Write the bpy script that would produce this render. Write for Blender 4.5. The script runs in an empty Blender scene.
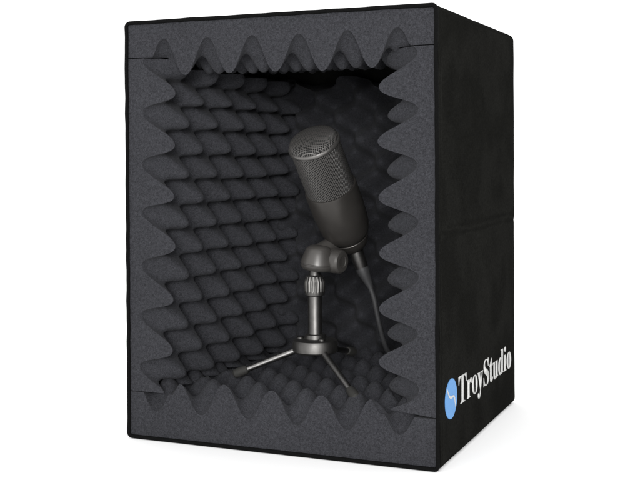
import bpy, bmesh, math, random
from mathutils import Vector, Matrix, noise
random.seed(4)
PI = math.pi
S = bpy.context.scene
C = S.collection
W, D, H = 0.3746, 0.3430, 0.480      # isolation box, metres

# ------------------------------------------------------------------ materials
def new_mat(name):
    m = bpy.data.materials.new(name); m.use_nodes = True
    nt = m.node_tree
    return m, nt, nt.nodes, nt.links, nt.nodes['Principled BSDF']

def setp(b, **k):
    for n, v in k.items():
        b.inputs[n.replace('_', ' ')].default_value = v

def plain(name, col, rough=0.5, metal=0.0, spec=0.5, nscale=300, namp=0.2, bump=0.0):
    m, nt, N, L, b = new_mat(name)
    setp(b, Roughness=rough, Metallic=metal)
    b.inputs['Specular IOR Level'].default_value = spec
    tc = N.new('ShaderNodeTexCoord')
    nz = N.new('ShaderNodeTexNoise'); nz.inputs['Scale'].default_value = nscale; nz.inputs['Detail'].default_value = 4
    L.new(tc.outputs['Object'], nz.inputs['Vector'])
    r = N.new('ShaderNodeMapRange')
    r.inputs['From Min'].default_value = 0.3; r.inputs['From Max'].default_value = 0.7
    r.inputs['To Min'].default_value = 1 - namp; r.inputs['To Max'].default_value = 1 + namp
    L.new(nz.outputs['Fac'], r.inputs['Value'])
    mx = N.new('ShaderNodeVectorMath'); mx.operation = 'SCALE'
    mx.inputs[0].default_value = col
    L.new(r.outputs['Result'], mx.inputs['Scale'])
    L.new(mx.outputs['Vector'], b.inputs['Base Color'])
    if bump:
        bp = N.new('ShaderNodeBump'); bp.inputs['Strength'].default_value = bump; bp.inputs['Distance'].default_value = 0.0006
        L.new(nz.outputs['Fac'], bp.inputs['Height']); L.new(bp.outputs['Normal'], b.inputs['Normal'])
    return m

def foam_material():
    m, nt, N, L, b = new_mat('charcoal_foam')
    setp(b, Roughness=1.0); b.inputs['Specular IOR Level'].default_value = 0.08
    b.inputs['Sheen Weight'].default_value = 0.02
    tc = N.new('ShaderNodeTexCoord')
    n1 = N.new('ShaderNodeTexNoise'); n1.inputs['Scale'].default_value = 850; n1.inputs['Detail'].default_value = 2; n1.inputs['Roughness'].default_value = 0.7
    n2 = N.new('ShaderNodeTexVoronoi'); n2.inputs['Scale'].default_value = 900
    n3 = N.new('ShaderNodeTexNoise'); n3.inputs['Scale'].default_value = 9; n3.inputs['Detail'].default_value = 3
    for n in (n1, n2, n3): L.new(tc.outputs['Object'], n.inputs['Vector'])
    r1 = N.new('ShaderNodeMapRange'); r1.inputs['From Min'].default_value = 0.3; r1.inputs['From Max'].default_value = 0.7
    r1.inputs['To Min'].default_value = 0.58; r1.inputs['To Max'].default_value = 1.42
    L.new(n1.outputs['Fac'], r1.inputs['Value'])
    r3 = N.new('ShaderNodeMapRange'); r3.inputs['From Min'].default_value = 0.3; r3.inputs['From Max'].default_value = 0.7
    r3.inputs['To Min'].default_value = 0.93; r3.inputs['To Max'].default_value = 1.07
    L.new(n3.outputs['Fac'], r3.inputs['Value'])
    n2b = N.new('ShaderNodeTexNoise'); n2b.inputs['Scale'].default_value = 330; n2b.inputs['Detail'].default_value = 3
    L.new(tc.outputs['Object'], n2b.inputs['Vector'])
    r4 = N.new('ShaderNodeMapRange'); r4.inputs['From Min'].default_value = 0.32; r4.inputs['From Max'].default_value = 0.66
    r4.inputs['To Min'].default_value = 0.86; r4.inputs['To Max'].default_value = 1.14
    L.new(n2b.outputs['Fac'], r4.inputs['Value'])
    mu = N.new('ShaderNodeMath'); mu.operation = 'MULTIPLY'
    mv = N.new('ShaderNodeMath'); mv.operation = 'MULTIPLY'
    L.new(r4.outputs['Result'], mv.inputs[1])
    L.new(r1.outputs['Result'], mu.inputs[0]); L.new(r3.outputs['Result'], mu.inputs[1])
    mx = N.new('ShaderNodeVectorMath'); mx.operation = 'SCALE'; mx.inputs[0].default_value = FOAM
    L.new(mu.outputs[0], mv.inputs[0]); L.new(mv.outputs[0], mx.inputs['Scale']); L.new(mx.outputs['Vector'], b.inputs['Base Color'])
    bp = N.new('ShaderNodeBump'); bp.inputs['Strength'].default_value = 0.5; bp.inputs['Distance'].default_value = 0.0006
    ad = N.new('ShaderNodeMath'); ad.operation = 'ADD'
    L.new(n1.outputs['Fac'], ad.inputs[0]); L.new(n2.outputs['Distance'], ad.inputs[1])
    L.new(ad.outputs[0], bp.inputs['Height']); L.new(bp.outputs['Normal'], b.inputs['Normal'])
    return m

def fabric_material():
    m, nt, N, L, b = new_mat('black_oxford_fabric')
    setp(b, Roughness=0.8); b.inputs['Specular IOR Level'].default_value = 0.0
    tc = N.new('ShaderNodeTexCoord')
    hs = []
    for ax in ('X', 'Y', 'Z'):
        w = N.new('ShaderNodeTexWave'); w.wave_type = 'BANDS'; w.bands_direction = ax
        w.inputs['Scale'].default_value = 330; w.inputs['Distortion'].default_value = 1.2; w.inputs['Detail'].default_value = 1
        L.new(tc.outputs['Object'], w.inputs['Vector']); hs.append(w)
    a1 = N.new('ShaderNodeMath'); a1.operation = 'ADD'; L.new(hs[0].outputs['Fac'], a1.inputs[0]); L.new(hs[1].outputs['Fac'], a1.inputs[1])
    a2 = N.new('ShaderNodeMath'); a2.operation = 'ADD'; L.new(a1.outputs[0], a2.inputs[0]); L.new(hs[2].outputs['Fac'], a2.inputs[1])
    n3 = N.new('ShaderNodeTexNoise'); n3.inputs['Scale'].default_value = 14; n3.inputs['Detail'].default_value = 5
    L.new(tc.outputs['Object'], n3.inputs['Vector'])
    r3 = N.new('ShaderNodeMapRange'); r3.inputs['From Min'].default_value = 0.3; r3.inputs['From Max'].default_value = 0.7
    r3.inputs['To Min'].default_value = 0.93; r3.inputs['To Max'].default_value = 1.07
    L.new(n3.outputs['Fac'], r3.inputs['Value'])
    mx = N.new('ShaderNodeVectorMath'); mx.operation = 'SCALE'; mx.inputs[0].default_value = FABRIC
    th = N.new('ShaderNodeMapRange'); th.inputs['From Max'].default_value = 3.0
    th.inputs['To Min'].default_value = 0.62; th.inputs['To Max'].default_value = 1.38
    L.new(a2.outputs[0], th.inputs['Value'])
    n5 = N.new('ShaderNodeTexNoise'); n5.inputs['Scale'].default_value = 420; n5.inputs['Detail'].default_value = 3
    L.new(tc.outputs['Object'], n5.inputs['Vector'])
    r5 = N.new('ShaderNodeMapRange'); r5.inputs['From Min'].default_value = 0.3; r5.inputs['From Max'].default_value = 0.7
    r5.inputs['To Min'].default_value = 0.78; r5.inputs['To Max'].default_value = 1.22
    L.new(n5.outputs['Fac'], r5.inputs['Value'])
    m5 = N.new('ShaderNodeMath'); m5.operation = 'MULTIPLY'; L.new(th.outputs['Result'], m5.inputs[0]); L.new(r5.outputs['Result'], m5.inputs[1])
    m6 = N.new('ShaderNodeMath'); m6.operation = 'MULTIPLY'; L.new(m5.outputs[0], m6.inputs[0]); L.new(r3.outputs['Result'], m6.inputs[1])
    L.new(m6.outputs[0], mx.inputs['Scale']); L.new(mx.outputs['Vector'], b.inputs['Base Color'])
    bp = N.new('ShaderNodeBump'); bp.inputs['Strength'].default_value = 0.4; bp.inputs['Distance'].default_value = 0.0003
    L.new(a2.outputs[0], bp.inputs['Height'])
    bp2 = N.new('ShaderNodeBump'); bp2.inputs['Strength'].default_value = 0.35; bp2.inputs['Distance'].default_value = 0.004
    L.new(n3.outputs['Fac'], bp2.inputs['Height']); L.new(bp.outputs['Normal'], bp2.inputs['Normal'])
    L.new(bp2.outputs['Normal'], b.inputs['Normal'])
    return m

def grille_material():
    """woven wire mesh: two families of wires crossing diagonally, from the part's UV map (metres)"""
    m, nt, N, L, b = new_mat('woven_wire_mesh')
    setp(b, Roughness=0.42, Metallic=0.35)
    uv = N.new('ShaderNodeUVMap')
    sp = N.new('ShaderNodeSeparateXYZ'); L.new(uv.outputs['UV'], sp.inputs[0])
    k = 2 * PI / 0.0030
    def wire(sgn):
        a = N.new('ShaderNodeMath'); a.operation = 'MULTIPLY_ADD'; a.inputs[1].default_value = sgn
        L.new(sp.outputs['X'], a.inputs[0]); L.new(sp.outputs['Y'], a.inputs[2])
        s = N.new('ShaderNodeMath'); s.operation = 'MULTIPLY'; s.inputs[1].default_value = k; L.new(a.outputs[0], s.inputs[0])
        c = N.new('ShaderNodeMath'); c.operation = 'COSINE'; L.new(s.outputs[0], c.inputs[0])
        return c
    c1, c2 = wire(1), wire(-1)
    mxx = N.new('ShaderNodeMath'); mxx.operation = 'MAXIMUM'; L.new(c1.outputs[0], mxx.inputs[0]); L.new(c2.outputs[0], mxx.inputs[1])
    r = N.new('ShaderNodeMapRange'); r.inputs['From Min'].default_value = 0.3; r.inputs['From Max'].default_value = 0.9
    L.new(mxx.outputs[0], r.inputs['Value'])
    mix = N.new('ShaderNodeMix'); mix.data_type = 'RGBA'
    mix.inputs['A'].default_value = (0.004, 0.004, 0.004, 1); mix.inputs['B'].default_value = (0.078, 0.074, 0.070, 1)
    L.new(r.outputs['Result'], mix.inputs['Factor']); L.new(mix.outputs['Result'], b.inputs['Base Color'])
    bp = N.new('ShaderNodeBump'); bp.inputs['Strength'].default_value = 0.8; bp.inputs['Distance'].default_value = 0.0006
    L.new(mxx.outputs[0], bp.inputs['Height']); L.new(bp.outputs['Normal'], b.inputs['Normal'])
    return m

FOAM = (0.0222, 0.0225, 0.0254)
FABRIC = (0.0088, 0.0088, 0.0080)
M = {}
M['foam'] = foam_material()
M['fabric'] = fabric_material()
M['piping'] = plain('black_binding_tape', (0.0025, 0.0025, 0.0025), 0.9, 0, 0.06, 900, 0.3, 0.5)
M['blue'] = plain('blue_print', (0.085, 0.225, 0.46), 0.6, 0, 0.2, 200, 0.04)
M['white'] = plain('white_print', (0.42, 0.42, 0.41), 0.65, 0, 0.2, 350, 0.10)
M['body'] = plain('dark_grey_lacquer', (0.040, 0.037, 0.034), 0.36, 0.55, 0.5, 40, 0.15)
M['band'] = plain('satin_grey_metal', (0.13, 0.125, 0.12), 0.33, 0.8, 0.5, 60, 0.1)
M['grille'] = grille_material()
M['chrome'] = plain('brushed_steel', (0.095, 0.092, 0.089), 0.45, 1.0, 0.5, 120, 0.15)
M['chromed'] = plain('dull_steel', (0.105, 0.102, 0.098), 0.48, 1.0, 0.5, 120, 0.15)
M['mount'] = plain('grey_swivel_plastic', (0.048, 0.045, 0.042), 0.38, 0.3, 0.5, 60, 0.12)
M['leg'] = plain('bright_steel_rod', (0.17, 0.166, 0.162), 0.36, 1.0, 0.5, 120, 0.15)
M['rubber'] = plain('dark_rubber', (0.016, 0.0155, 0.014), 0.75, 0, 0.3, 500, 0.15, 0.3)
M['cable'] = plain('black_cable_jacket', (0.024, 0.024, 0.025), 0.5, 0, 0.4, 300, 0.15)
M['floor'] = plain('white_studio_paper', (0.93, 0.93, 0.93), 0.9, 0, 0.1, 4, 0.005)

# ------------------------------------------------------------------ helpers
def link(name, me, mat, parent=None):
    o = bpy.data.objects.new(name, me); C.objects.link(o)
    if mat: me.materials.append(mat)
    if parent: o.parent = parent; o.matrix_parent_inverse = parent.matrix_world.inverted()
    return o

def empty(name, loc, label, cat):
    o = bpy.data.objects.new(name, None); C.objects.link(o)
    o.location = loc; o.empty_display_size = 0.02
    o['label'] = label; o['category'] = cat
    bpy.context.view_layer.update()
    return o

def mesh(name, verts, faces, smooth=True):
    me = bpy.data.meshes.new(name); me.from_pydata([tuple(v) for v in verts], [], faces); me.update()
    for p in me.polygons: p.use_smooth = smooth
    return me

def frame(axis):
    a = Vector(axis).normalized()
    u = a.orthogonal().normalized(); v = a.cross(u)
    return a, u, v

def lathe(name, origin, axis, prof, mat, parent, seg=96, uvs=False, flute=None, planar=False):
    """prof: list of (t, r) along axis; flute=(count, depth, t0, t1) cuts grip grooves"""
    o = Vector(origin); a, u, v = frame(axis)
    verts, faces = [], []
    for (t, r) in prof:
        for k in range(seg):
            an = 2 * PI * k / seg
            rr = r
            if flute and flute[2] <= t <= flute[3]: rr = r - flute[1] * (0.5 + 0.5 * math.cos(flute[0] * an))
            verts.append(o + a * t + (u * math.cos(an) + v * math.sin(an)) * rr)
    n = len(prof)
    for i in range(n - 1):
        for k in range(seg):
            k2 = (k + 1) % seg
            faces.append((i * seg + k, i * seg + k2, (i + 1) * seg + k2, (i + 1) * seg + k))
    faces.append(tuple(reversed(range(seg)))); faces.append(tuple(range((n - 1) * seg, n * seg)))
    me = mesh(name, verts, faces)
    if uvs:
        lay = me.uv_layers.new(name='UVMap')
        s = [0.0]
        for i in range(1, n): s.append(s[-1] + math.hypot(prof[i][0] - prof[i-1][0], prof[i][1] - prof[i-1][1]))
        rmax = max(r for t, r in prof)
        for p in me.polygons:
            for li in p.loop_indices:
                vi = me.loops[li].vertex_index
                i, k = divmod(vi, seg)
                kk = k
                if k == 0 and any((me.loops[l].vertex_index % seg) > seg // 2 for l in p.loop_indices): kk = seg
                wraps = round(2 * PI * rmax / 0.0030) * 0.0030
                lay.data[li].uv = (prof[i][1] * math.cos(2*PI*k/seg), prof[i][1] * math.sin(2*PI*k/seg)) if planar else (kk / seg * wraps, s[i])
    me.polygons[-1].use_smooth = False; me.polygons[-2].use_smooth = False
    ob = link(name, me, mat, parent)
    auto(ob)
    return ob

def auto(ob, deg=35):
    me = ob.data
    bm = bmesh.new(); bm.from_mesh(me)
    bmesh.ops.recalc_face_normals(bm, faces=bm.faces)
    for e in bm.edges:
        if len(e.link_faces) == 2: e.smooth = e.calc_face_angle(0) < math.radians(deg)
    bm.to_mesh(me); bm.free()

def tube(name, pts, r, mat, parent, seg=16, closed=False, sub=8):
    P = [Vector(p) for p in pts]
    if sub > 1 and not closed:
        Q = []
        for i in range(len(P) - 1):
            p0 = P[max(i-1, 0)]; p1 = P[i]; p2 = P[i+1]; p3 = P[min(i+2, len(P)-1)]
            for j in range(sub):
                t = j / sub
                Q.append(0.5 * ((2*p1) + (p2-p0)*t + (2*p0-5*p1+4*p2-p3)*t*t + (-p0+3*p1-3*p2+p3)*t**3))
        Q.append(P[-1]); P = Q
    n = len(P); verts, faces = [], []
    up = None
    for i in range(n):
        if closed: d = (P[(i+1) % n] - P[i-1]).normalized()
        else: d = (P[min(i+1, n-1)] - P[max(i-1, 0)]).normalized()
        if up is None: up = d.orthogonal().normalized()
        up = (up - d * up.dot(d)).normalized(); w = d.cross(up)
        rr = r(i / (n - 1)) if callable(r) else r
        for k in range(seg):
            an = 2 * PI * k / seg
            verts.append(P[i] + (up * math.cos(an) + w * math.sin(an)) * rr)
    m = n if closed else n - 1
    for i in range(m):
        j = (i + 1) % n
        for k in range(seg):
            k2 = (k + 1) % seg
            faces.append((i*seg+k, i*seg+k2, j*seg+k2, j*seg+k))
    if not closed:
        faces.append(tuple(reversed(range(seg)))); faces.append(tuple(range((n-1)*seg, n*seg)))
    ob = link(name, mesh(name, verts, faces), mat, parent)
    auto(ob, 50)
    return ob

# ------------------------------------------------------------------ setting
def build_floor():
    R = 60.0
    me = mesh('floor', [(-R, -R, 0), (R, -R, 0), (R, R, 0), (-R, R, 0)], [(0, 1, 2, 3)])
    o = link('floor', me, M['floor'])
    o['kind'] = 'structure'
build_floor()

# ------------------------------------------------------------------ isolation box
box = empty('isolation_box', (W/2, D/2, 0), 'upright black fabric box open at the front and lined with charcoal egg crate foam', 'vocal booth')

def build_shell():
    T, R = 0.0035, 0.008
    def cuts(a, b, n):
        return [a + (b - a) * i / n for i in range(n + 1)]
    def rnd(p):
        q = Vector((min(max(p.x, R), W - R), min(p.y, D - R), min(max(p.z, R), H - R)))
        d = p - q
        if d.length > 1e-6: p = q + d.normalized() * R if sum(1 for c in d if abs(c) > 1e-6) > 1 else p
        return p
    def wav(p, nrm):
        k = 0.0011 * noise.noise(p * 7.0) + 0.0004 * noise.noise(p * 30.0)
        if abs(nrm.x) > 0.5:
            k -= 0.0006 * math.exp(-((p.z - 0.2405 - 0.0015 * math.sin(p.y * 30)) / 0.0032) ** 2)
            k += 0.0004 * math.exp(-((p.z - 0.2480) / 0.0040) ** 2)
            k -= 0.0008 * math.exp(-((p.y - 0.0085) / 0.0018) ** 2)     # stitched seam behind the front edge
        if abs(nrm.z) > 0.5 and p.z < H / 2: k = 0
        return p + nrm * k * min(1, p.y / 0.02 + 0.3)
    verts, faces, idx = [], [], {}
    def vid(p):
        key = (round(p.x, 5), round(p.y, 5), round(p.z, 5))
        if key not in idx: idx[key] = len(verts); verts.append(p)
        return idx[key]
    e = [0, R * .25, R * .5, R * .75, R]
    def axis(L, n): return e + cuts(R, L - R, n)[1:-1] + [L - x for x in reversed(e)]
    ax, az = axis(W, 60), axis(H, 110)
    ay = [0, .002, .004, .0065, .0085, .0105, .013] + cuts(0.013, D - R, 45)[1:-1] + [D - x for x in reversed(e)]
    def grid(us, vs, f, nrm, flip):
        ids = [[vid(f(u, v)) for v in vs] for u in us]
        for i in range(len(us) - 1):
            for j in range(len(vs) - 1):
                q = (ids[i][j], ids[i+1][j], ids[i+1][j+1], ids[i][j+1])
                if len(set(q)) == 4: faces.append(q[::-1] if flip else q)
    grid(ay, az, lambda u, v: Vector((0, u, v)), None, True)
    grid(ay, az, lambda u, v: Vector((W, u, v)), None, False)
    grid(ax, ay, lambda u, v: Vector((u, v, H)), None, False)
    grid(ax, ay, lambda u, v: Vector((u, v, 0)), None, True)
    grid(ax, az, lambda u, v: Vector((u, D, v)), None, True)
    nout = len(verts)
    out = []
    for p in verts:
        n = Vector((0, 0, 0))
        if p.x < 1e-6: n.x -= 1
        if p.x > W - 1e-6: n.x += 1
        if p.z < 1e-6: n.z -= 1
        if p.z > H - 1e-6: n.z += 1
        if p.y > D - 1e-6: n.y += 1
        n.normalize()
        out.append(wav(rnd(p), n))
    verts[:] = out
    # inner lining surfaces
    b0 = len(verts)
    xi = (T, W - T); zi = (T, H - T); yi = (0.0, D - T)
    for y in yi:
        for z in zi:
            for x in xi: verts.append(Vector((x, y, z)))
    def b(i, j, k): return b0 + j * 4 + k * 2 + i      # x, y, z
    faces += [(b(0,0,0), b(0,1,0), b(0,1,1), b(0,0,1)), (b(1,0,0), b(1,0,1), b(1,1,1), b(1,1,0)),
              (b(0,0,0), b(1,0,0), b(1,1,0), b(0,1,0)), (b(0,0,1), b(0,1,1), b(1,1,1), b(1,0,1)),
              (b(0,1,0), b(1,1,0), b(1,1,1), b(0,1,1))]
    o = link('shell', mesh('shell', verts, faces), M['fabric'], box)
    o['label'] = 'black woven fabric shell'
    return o
build_shell()

def build_piping():
    r = 0.0022; cr = 0.0045
    a, b2 = 0.0021, W - 0.0021; c, d = 0.0024, H - 0.0021
    pts = []
    def arc(cx, cz, a0):
        for k in range(7):
            t = a0 + k / 6 * PI / 2
            pts.append((cx + cr * math.cos(t), cz + cr * math.sin(t)))
    def seg(p, q, n):
        for k in range(1, n): pts.append((p[0] + (q[0]-p[0])*k/n, p[1] + (q[1]-p[1])*k/n))
    arc(b2 - cr, d - cr, 0); seg((b2 - cr, d), (a + cr, d), 60)
    arc(a + cr, d - cr, PI/2); seg((a, d - cr), (a, c + cr), 80)
    arc(a + cr, c + cr, PI); seg((a + cr, c), (b2 - cr, c), 60)
    arc(b2 - cr, c + cr, 1.5 * PI); seg((b2, c + cr), (b2, d - cr), 80)
    P = []
    for x, z in pts:
        n = noise.noise(Vector((x * 18, 0, z * 18))); n2 = noise.noise(Vector((x * 60 + 9, 3, z * 60)))
        P.append((x + 0.0006 * n + .0003 * n2, -0.0004 + 0.0005 * n2, max(z + 0.0005 * n2 + .0004 * n, 0.0025)))
    tube('piping', P, r, M['piping'], box, seg=12, closed=True)
build_piping()

# ---- egg crate foam panels
PER = 0.0581
K = 2 * PI / PER
def eggcos(a, b):
    c = math.cos(a) * math.cos(b)
    return c * (1.0 + 0.09 * (1 - c * c))         # lobes a touch fuller than a plain cosine

def hL(y, z):
    c = eggcos(K * (y + 0.000), K * (z - 0.1135))
    return 0.0410 + 0.020 * (z - 0.228) + 0.085 * y + 0.0215 * c, c
def hR(y, z):
    c = eggcos(K * y, K * (z - 0.1110))
    return 0.0440 + 0.0215 * c, c
def hT(x, y):
    return 0.0435 - 0.074 * y + 0.0205 * eggcos(K * y, 2 * PI / 0.0560 * (x - 0.0785))
def hB(x, y):
    return 0.0515 + 0.0175 * eggcos(K * y, 2 * PI / 0.0586 * (x - 0.0670))
def hK(x, z):
    return 0.0440 + 0.0250 * eggcos(K * (x - 0.095), K * (z - 0.083))
ZB, ZT = 0.0550, 0.4370

def panel(name, nu, nv, front, back):
    """closed slab: front(u,v) is the moulded surface, back(u,v) the flat one; u, v in 0..1"""
    verts, faces, sm = [], [], []
    F = [[Vector(front(i/nu, j/nv)) for j in range(nv+1)] for i in range(nu+1)]
    B = [[Vector(back(i/nu, j/nv)) for j in range(nv+1)] for i in range(nu+1)]
    for G in (F, B):
        b0 = len(verts)
        for row in G: verts.extend(row)
        for i in range(nu):
            for j in range(nv):
                a = b0 + i*(nv+1) + j
                faces.append((a, a+nv+1, a+nv+2, a+1)); sm.append(True)
    def strip(fs, bs):
        for k in range(len(fs)-1):
            b0 = len(verts); verts.extend([fs[k], fs[k+1], bs[k+1], bs[k]])
            faces.append((b0, b0+1, b0+2, b0+3)); sm.append(False)
    strip(F[0], B[0]); strip(F[-1], B[-1])
    strip([r[0] for r in F], [r[0] for r in B]); strip([r[-1] for r in F], [r[-1] for r in B])
    me = bpy.data.meshes.new(name); me.from_pydata([tuple(v) for v in verts], [], faces); me.update()
    bm = bmesh.new(); bm.from_mesh(me)
    for f, s in zip(bm.faces, sm): f.smooth = s
    bmesh.ops.remove_doubles(bm, verts=bm.verts, dist=1e-6)
    bmesh.ops.recalc_face_normals(bm, faces=bm.faces)
    for e in bm.edges:
        if len(e.link_faces) == 2 and (not e.link_faces[0].smooth or not e.link_faces[1].smooth):
            if e.calc_face_angle(0) > 0.35: e.smooth = False
    bm.to_mesh(me); bm.free()
    return link(name, me, M['foam'], box)

def wob(a, b, s, amp=0.0022):
    return 1.3 * amp * noise.noise(Vector((a * 11, b * 11, s))) + 0.0009 * noise.noise(Vector((a * 45, b * 45, s + 2)))

YB = D - 0.004
def side_front(fn, sgn, droop, seed, deep, dz0, dz1, top):
    def f(u, v):
        y = 0.0006 + (YB - 0.0006) * u; z0 = ZB + (ZT - ZB) * v
        zz = z0 + 0.004 * noise.noise(Vector((y * 14, z0 * 14, seed + 5)))
        h, c = fn(y, zz)
        h += wob(y, z0, seed)
        fade = min(1, (z0 - ZB) / 0.02, (ZT - z0) / 0.02)
        z = z0 - (droop + deep * min(1, y / 0.03)) * (0.5 + 0.5 * c) * fade + 0.35 * deep * min(1, y / 0.03) * fade
        z -= (top * min(1, max(0, y - 0.012) / 0.03) + 2.5 * top * max(0, y - 0.03)) * max(0, (z0 - 0.350) / (ZT - 0.350)) ** 2
        z += dz0 * max(0, 1 - v / 0.04) + dz1 * max(0, 1 - (1 - v) / 0.05)
        h -= 0.011 * max(0, min(1, (0.080 - z) / 0.022)) ** 2
        x = h if sgn > 0 else W - h
        return (x, y, z)
    return f
panel('foam_panel', 150, 170, side_front(hL, 1, 0.0085, 1.0, 0.0065, 0.000, 0.0, 0.0085), lambda u, v: (0.0036, 0.0006 + (YB - 0.0006) * u, ZB + (ZT - ZB) * v))
panel('foam_panel', 150, 170, side_front(hR, -1, 0.0045, 2.0, 0.0030, 0.0045, 0.0, 0.004), lambda u, v: (W - 0.0036, 0.0006 + (YB - 0.0006) * u, ZB + (ZT - ZB) * v))

XA, XB = 0.0037, W - 0.0037
def capL(y, z): return hL(y, z)[0]
def capR(y, z): return W - hR(y, z)[0]
def top_front(u, v):
    x = XA + (XB - XA) * u; y = 0.0006 + (YB - 0.0006) * v
    z = min(H - hT(x, y) - wob(x, y, 7.0), H - 0.008)
    e = x if x < W/2 else W - x                       # squeezed flat where it sits on the side panels
    lim = ZT + 0.001 - max(0, e - 0.048) * 2.2
    if e < 0.034: z += (ZT + 0.001 - z) * min(1, (0.034 - e) / 0.016)
    return (x, y, max(z, lim))
def bot_front(u, v):
    x = XA + (XB - XA) * u; y = 0.0006 + (YB - 0.0006) * v
    z = hB(x, y) + wob(x, y, 9.0, 0.0015)
    lim = ZB - 0.001 + max(0, x - (capL(y, ZB) + 0.001)) * 1.6 if x < W/2 else ZB - 0.001 + max(0, capR(y, ZB) - 0.001 - x) * 1.6
    e = x if x < W/2 else W - x
    if e < 0.020: z += (ZB - 0.001 - z) * min(1, (0.020 - e) / 0.012)
    return (x, y, min(z, lim))
panel('foam_panel', 170, 150, top_front, lambda u, v: (XA + (XB - XA) * u, 0.0006 + (YB - 0.0006) * v, H - 0.0037))
panel('foam_panel', 170, 150, bot_front, lambda u, v: (XA + (XB - XA) * u, 0.0006 + (YB - 0.0006) * v, 0.0037))
def back_front(u, v):
    x = 0.012 + (W - 0.024) * u; z = ZB + 0.002 + (ZT - ZB - 0.018 - 0.010 * math.sin(x * 62 + 0.8)) * v
    y = D - hK(x, z) + wob(x, z, 12.0, 0.003)
    return (x, y, z)
panel('foam_panel', 150, 170, back_front, lambda u, v: (0.012 + (W - 0.024) * u, D - 0.0045, ZB + 0.002 + (ZT - ZB - 0.016) * v))

# ---- printed mark on the right side: lettering and round emblem
def side_x(y, z):
    # height of the (gently uneven) fabric at a point of the right wall
    p = Vector((W, y, z))
    k = 0.0011 * noise.noise(p * 7.0) + 0.0004 * noise.noise(p * 30.0)
    return W + k * min(1, y / 0.02 + 0.3)

def lettering():
    cu = bpy.data.curves.new('lettering', 'FONT')
    base = 0x1D400
    txt = ''
    for ch in 'TroyStudio':
        txt += chr(base + ord(ch) - 65) if ch.isupper() else chr(base + 26 + ord(ch) - 97)
    cu.body = txt; cu.size = 1.0; cu.extrude = 0.0; cu.offset = -0.003; cu.resolution_u = 6
    o = bpy.data.objects.new('tmp', cu); C.objects.link(o)
    bpy.context.view_layer.update()
    me = bpy.data.meshes.new_from_object(o.evaluated_get(bpy.context.evaluated_depsgraph_get()))
    bpy.data.objects.remove(o)
    bm = bmesh.new(); bm.from_mesh(me)
    bmesh.ops.remove_doubles(bm, verts=bm.verts, dist=1e-5)
    xs = [v.co.x for v in bm.verts]; x0, x1 = min(xs), max(xs)
    ysT = [v.co.y for v in bm.verts if v.co.x < x0 + (x1 - x0) * 0.1]
    cap = max(ysT); base_ = min(ysT)
    print('text', x0, x1, base_, cap, min(v.co.y for v in bm.verts), len(bm.verts))
    sy = (0.3150 - 0.0690) / (x1 - x0)
    sz = 0.0300 / (cap - base_)
    # lift the flat letters to a 0.3 mm raised print
    r = bmesh.ops.extrude_face_region(bm, geom=bm.faces[:])
    top = set(g for g in r['geom'] if isinstance(g, bmesh.types.BMVert))
    for v in bm.verts:
        y = 0.0690 + (v.co.x - x0) * sy
        z = 0.0545 + (v.co.y - base_) * sz - (y - 0.069) * 0.012
        v.co = Vector((side_x(y, z) + (0.0007 if v in top else 0.0001), y, z))
    bmesh.ops.recalc_face_normals(bm, faces=bm.faces)
    bm.to_mesh(me); bm.free()
    me.materials.clear()
    o = link('lettering', me, M['white'], box)
    o['label'] = 'white serif lettering TroyStudio'
lettering()

def slab_from_outline(name, pts, thick, mat, parent, lift=0.0):
    n = len(pts); verts = []
    for t in (0.0001 + lift, thick + lift):
        for y, z in pts: verts.append((side_x(y, z) + t, y, z))
    faces = [tuple(range(n, 2*n)), tuple(reversed(range(n)))]
    for k in range(n): faces.append((k, (k+1) % n, n + (k+1) % n, n + k))
    o = link(name, mesh(name, verts, faces, False), mat, parent); auto(o); return o
EC = (0.0395, 0.0675); ER = 0.0222
em = slab_from_outline('emblem', [(EC[0] + ER * math.cos(2*PI*k/64), EC[1] + ER * 0.95 * math.sin(2*PI*k/64)) for k in range(64)], 0.0006, M['blue'], box)
em['label'] = 'round blue emblem crossed by a thin white line'
# tapered white line crossing the emblem
ln = [(0.0222, 0.0815), (0.0262, 0.0765), (0.0310, 0.0715), (0.0360, 0.0690), (0.0430, 0.0690), (0.0485, 0.0685), (0.0515, 0.0655), (0.0530, 0.0610), (0.0545, 0.0560)]
def ribbon(pts, ws):
    L, R_ = [], []
    for i, p in enumerate(pts):
        a = Vector(pts[max(i-1, 0)]); b = Vector(pts[min(i+1, len(pts)-1)])
        d = (b - a).normalized(); n = Vector((-d.y, d.x)) * ws[i]
        L.append((p[0] + n.x, p[1] + n.y)); R_.append((p[0] - n.x, p[1] - n.y))
    return L + R_[::-1]
st = slab_from_outline('emblem_line', ribbon(ln, [.0004, .0009, .0012, .0013, .0012, .0012, .0012, .0009, .0004]), 0.0004, M['white'], em, 0.0006)

# ------------------------------------------------------------------ tripod stand
HX, HY = 0.1970, 0.0910
stand = empty('tripod_stand', (HX, HY, 0.070), 'small steel tripod stand with three short legs on the foam floor of the box', 'mic stand')
hub = lathe('hub', (HX, HY, 0.0955), (0, 0, 1), [(0, 0.020), (0.0008, 0.0245), (0.003, 0.0262), (0.0125, 0.0262), (0.0152, 0.0250), (0.0168, 0.0205), (0.0172, 0.0125), (0.0215, 0.0115), (0.0225, 0.0095)], M['chromed'], stand)
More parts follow.
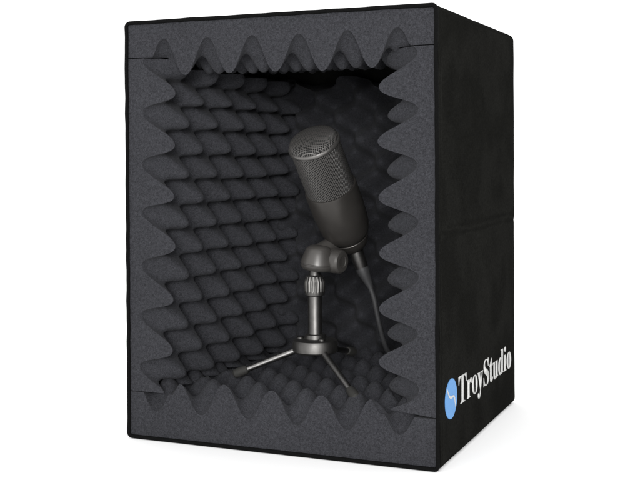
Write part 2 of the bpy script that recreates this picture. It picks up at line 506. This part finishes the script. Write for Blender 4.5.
# clamp blocks, one over each leg root
feet = [(0.1100, 0.0620, 0.0710), (0.2710, 0.0275, 0.0640), (0.2085, 0.1790, 0.0830)]
for n, (fx, fy, fz) in enumerate(feet):
    foot = Vector((fx, fy, fz)); d2 = Vector((fx - HX, fy - HY, 0)).normalized()
    root = Vector((HX, HY, 0.0995)) + d2 * 0.020
    ax = (foot - root)
    leg = tube('leg', [root, foot - ax.normalized() * 0.006], lambda t: 0.0040 - 0.0006 * t, M['leg'], stand, seg=20, sub=1)
    lathe('rubber_foot', foot - ax.normalized() * 0.0135, ax, [(0, 0.0036), (0.0006, 0.0046), (0.003, 0.0052), (0.012, 0.0058), (0.016, 0.0054), (0.0178, 0.0036)], M['rubber'], leg, seg=32)
    lathe('leg_screw', Vector((HX, HY, 0.1115)) + d2 * 0.0172, (0, 0, 1), [(0, 0.0042), (0.0022, 0.0042), (0.0030, 0.0034)], M['chrome'], hub, seg=24)
lathe('pole', (HX, HY, 0.1170), (0, 0, 1), [(0, 0.0088), (0.001, 0.0082), (0.047, 0.0082)], M['chrome'], stand, seg=64)
lathe('collar', (HX, HY, 0.1620), (0, 0, 1), [(0, 0.0098), (0.0012, 0.0112), (0.0045, 0.0120), (0.006, 0.0122), (0.016, 0.0122), (0.0185, 0.0116), (0.0225, 0.0100), (0.0242, 0.0080)], M['chromed'], stand, seg=144, flute=(18, 0.0011, 0.005, 0.0185))
lathe('neck', (HX, HY, 0.1855), (0, 0, 1), [(0, 0.0068), (0.006, 0.0062), (0.010, 0.0075)], M['chrome'], stand, seg=48)
ta = Vector((0.10, 0.02, 1)).normalized()
mount = lathe('swivel_mount', (HX + 0.0030, HY, 0.1905), ta, [(0, 0.0080), (0.0010, 0.0150), (0.003, 0.0182), (0.0062, 0.0200), (0.0070, 0.0202), (0.0076, 0.0195), (0.0084, 0.0195), (0.0090, 0.0202), (0.0125, 0.0196), (0.020, 0.0172), (0.0250, 0.0155), (0.0280, 0.0130), (0.0300, 0.0095), (0.0308, 0.0040)], M['mount'], stand, seg=72)
lathe('mount_knob', (HX + 0.0150, HY + 0.008, 0.2030), (0.93, -0.20, -0.06), [(0, 0.0120), (0.002, 0.0138), (0.007, 0.0142), (0.0075, 0.0132), (0.0085, 0.0132), (0.009, 0.0142), (0.0165, 0.0136), (0.0185, 0.0118), (0.0190, 0.0070), (0.0182, 0.0062), (0.0180, 0.001)], M['mount'], mount, seg=96, flute=(22, 0.0005, 0.0095, 0.0160))
# forked arm that carries the base of the microphone
tube('clamp_arm', [(HX + 0.006, HY + 0.004, 0.2130), (HX + 0.013, HY + 0.020, 0.2190), (HX + 0.024, HY + 0.036, 0.2245)], 0.0100, M['mount'], mount, seg=24)

# ------------------------------------------------------------------ microphone
MB = Vector((0.2285, 0.1150, 0.2196)); MT = Vector((0.2225, 0.0270, 0.3430))
MB = MB + Vector((-0.0028, 0.0218, -0.0019)); MT = MT + Vector((-0.0086, 0.0200, 0.0003))
AX = (MT - MB).normalized()
ML, MR = 1.125, 1.055
mic = empty('microphone', MB, 'dark grey studio condenser microphone leaning left with a woven mesh head', 'microphone')
lathe('body', MB, AX, [(t * ML, q * MR) for t, q in [(-0.001, 0.0130), (0, 0.0165), (0.003, 0.0192), (0.008, 0.0212), (0.0125, 0.0222), (0.0130, 0.0217), (0.0138, 0.0217), (0.0145, 0.0230), (0.019, 0.0254), (0.025, 0.0272), (0.032, 0.0282), (0.042, 0.0287), (0.050, 0.0292), (0.076, 0.0290), (0.0775, 0.0286), (0.0780, 0.0262)]], M['body'], mic, seg=128)
gp = [((0.0765 + 0.054 * k / 10) * ML, 0.0272 * MR) for k in range(0, 11)]
lathe('mesh_grille', MB, AX, gp, M['grille'], mic, seg=128, uvs=True)
lathe('grille_band', MB, AX, [(t * ML, q * MR) for t, q in [(0.1295, 0.0272), (0.1298, 0.0282), (0.1305, 0.0286), (0.1325, 0.0286), (0.1335, 0.0280), (0.1340, 0.0268)]], M['band'], mic, seg=128)
dome = [(t * ML, q * MR) for t, q in [(0.1335, 0.0272), (0.1352, 0.0269), (0.1372, 0.0259), (0.1388, 0.0242), (0.1400, 0.0215), (0.1410, 0.018), (0.1417, 0.014), (0.1422, 0.010), (0.1425, 0.005), (0.1426, 0.0008)]]
lathe('mesh_dome', MB, AX, dome, M['grille'], mic, seg=128, uvs=True, planar=True)

# plug of the cable in the base of the microphone
cab = empty('microphone_cable', (0.2415, 0.1220, 0.1930), 'black cable with a silver plug running from the microphone down behind the right foam', 'cable')
x0 = Vector((0.2285, 0.1370, 0.2160)); x1 = Vector((0.2365, 0.1420, 0.1900)); x2 = Vector((0.2455, 0.1470, 0.1665))
d = (x1 - x0)
lathe('plug', x0, d, [(0, 0.0082), (0.002, 0.0084), (0.0025, 0.0079), (0.0040, 0.0079), (0.0045, 0.0086), (d.length - 0.002, 0.0080), (d.length, 0.0072)], M['chrome'], cab, seg=48)
d3 = (x2 - x1)
lathe('strain_relief', x1 - d3.normalized() * 0.0015, d3, [(0, 0.0078), (0.004, 0.0080), (0.012, 0.0064), (0.020, 0.0048), (d3.length + 0.001, 0.0038)], M['cable'], cab, seg=40)
tube('cord', [x2 - d3.normalized() * 0.002, (0.2485, 0.1500, 0.1530), (0.2500, 0.1520, 0.1420), (0.2525, 0.1560, 0.1230), (0.2555, 0.1620, 0.1030), (0.2590, 0.1700, 0.0880), (0.2680, 0.1820, 0.0765), (0.2760, 0.2000, 0.0730), (0.2780, 0.2350, 0.0730), (0.2700, 0.2720, 0.0740)], 0.0031, M['cable'], cab, seg=16)

# ------------------------------------------------------------------ camera
def camera():
    f, cx, cy, cz, yaw, pitch, roll, sy = 1097.7236, 0.70003, -1.078092, 0.326055, 0.400996, 0.0072146, -0.00574791, -77.7734
    cyw, syw = math.cos(yaw), math.sin(yaw)
    fwd = Vector((-syw * math.cos(pitch), cyw * math.cos(pitch), -math.sin(pitch)))
    right = Vector((cyw, syw, 0)); up = right.cross(fwd)
    r2 = right * math.cos(roll) + up * math.sin(roll); u2 = -right * math.sin(roll) + up * math.cos(roll)
    cam = bpy.data.cameras.new('camera'); o = bpy.data.objects.new('camera', cam); C.objects.link(o)
    m = Matrix((r2, u2, -fwd)).transposed().to_4x4(); m.translation = (cx, cy, cz)
    o.matrix_world = m
    cam.sensor_fit = 'HORIZONTAL'; cam.sensor_width = 36; cam.lens = f / 640 * 36
    cam.shift_y = sy / 640; cam.clip_start = 0.05; cam.clip_end = 100
    S.camera = o
camera()

# ------------------------------------------------------------------ studio light
w = bpy.data.worlds.new('World'); S.world = w; w.use_nodes = True
bg = w.node_tree.nodes['Background']; bg.inputs['Color'].default_value = (1, 1, 1, 1); bg.inputs['Strength'].default_value = 1.36
def softbox(name, loc, target, size, power):
    l = bpy.data.lights.new(name, 'AREA'); l.shape = 'RECTANGLE'; l.size = size[0]; l.size_y = size[1]; l.energy = power
    o = bpy.data.objects.new(name, l); C.objects.link(o); o.location = loc
    o.rotation_euler = (Vector(target) - Vector(loc)).to_track_quat('-Z', 'Y').to_euler()
softbox('softbox_key', (1.35, -3.1, 0.85), (0.19, 0.0, 0.22), (0.9, 0.9), 130)

vs = S.view_settings; S.display_settings.display_device = 'sRGB'
vs.view_transform = 'Standard'; vs.look = 'None'; vs.exposure = 0; vs.gamma = 1
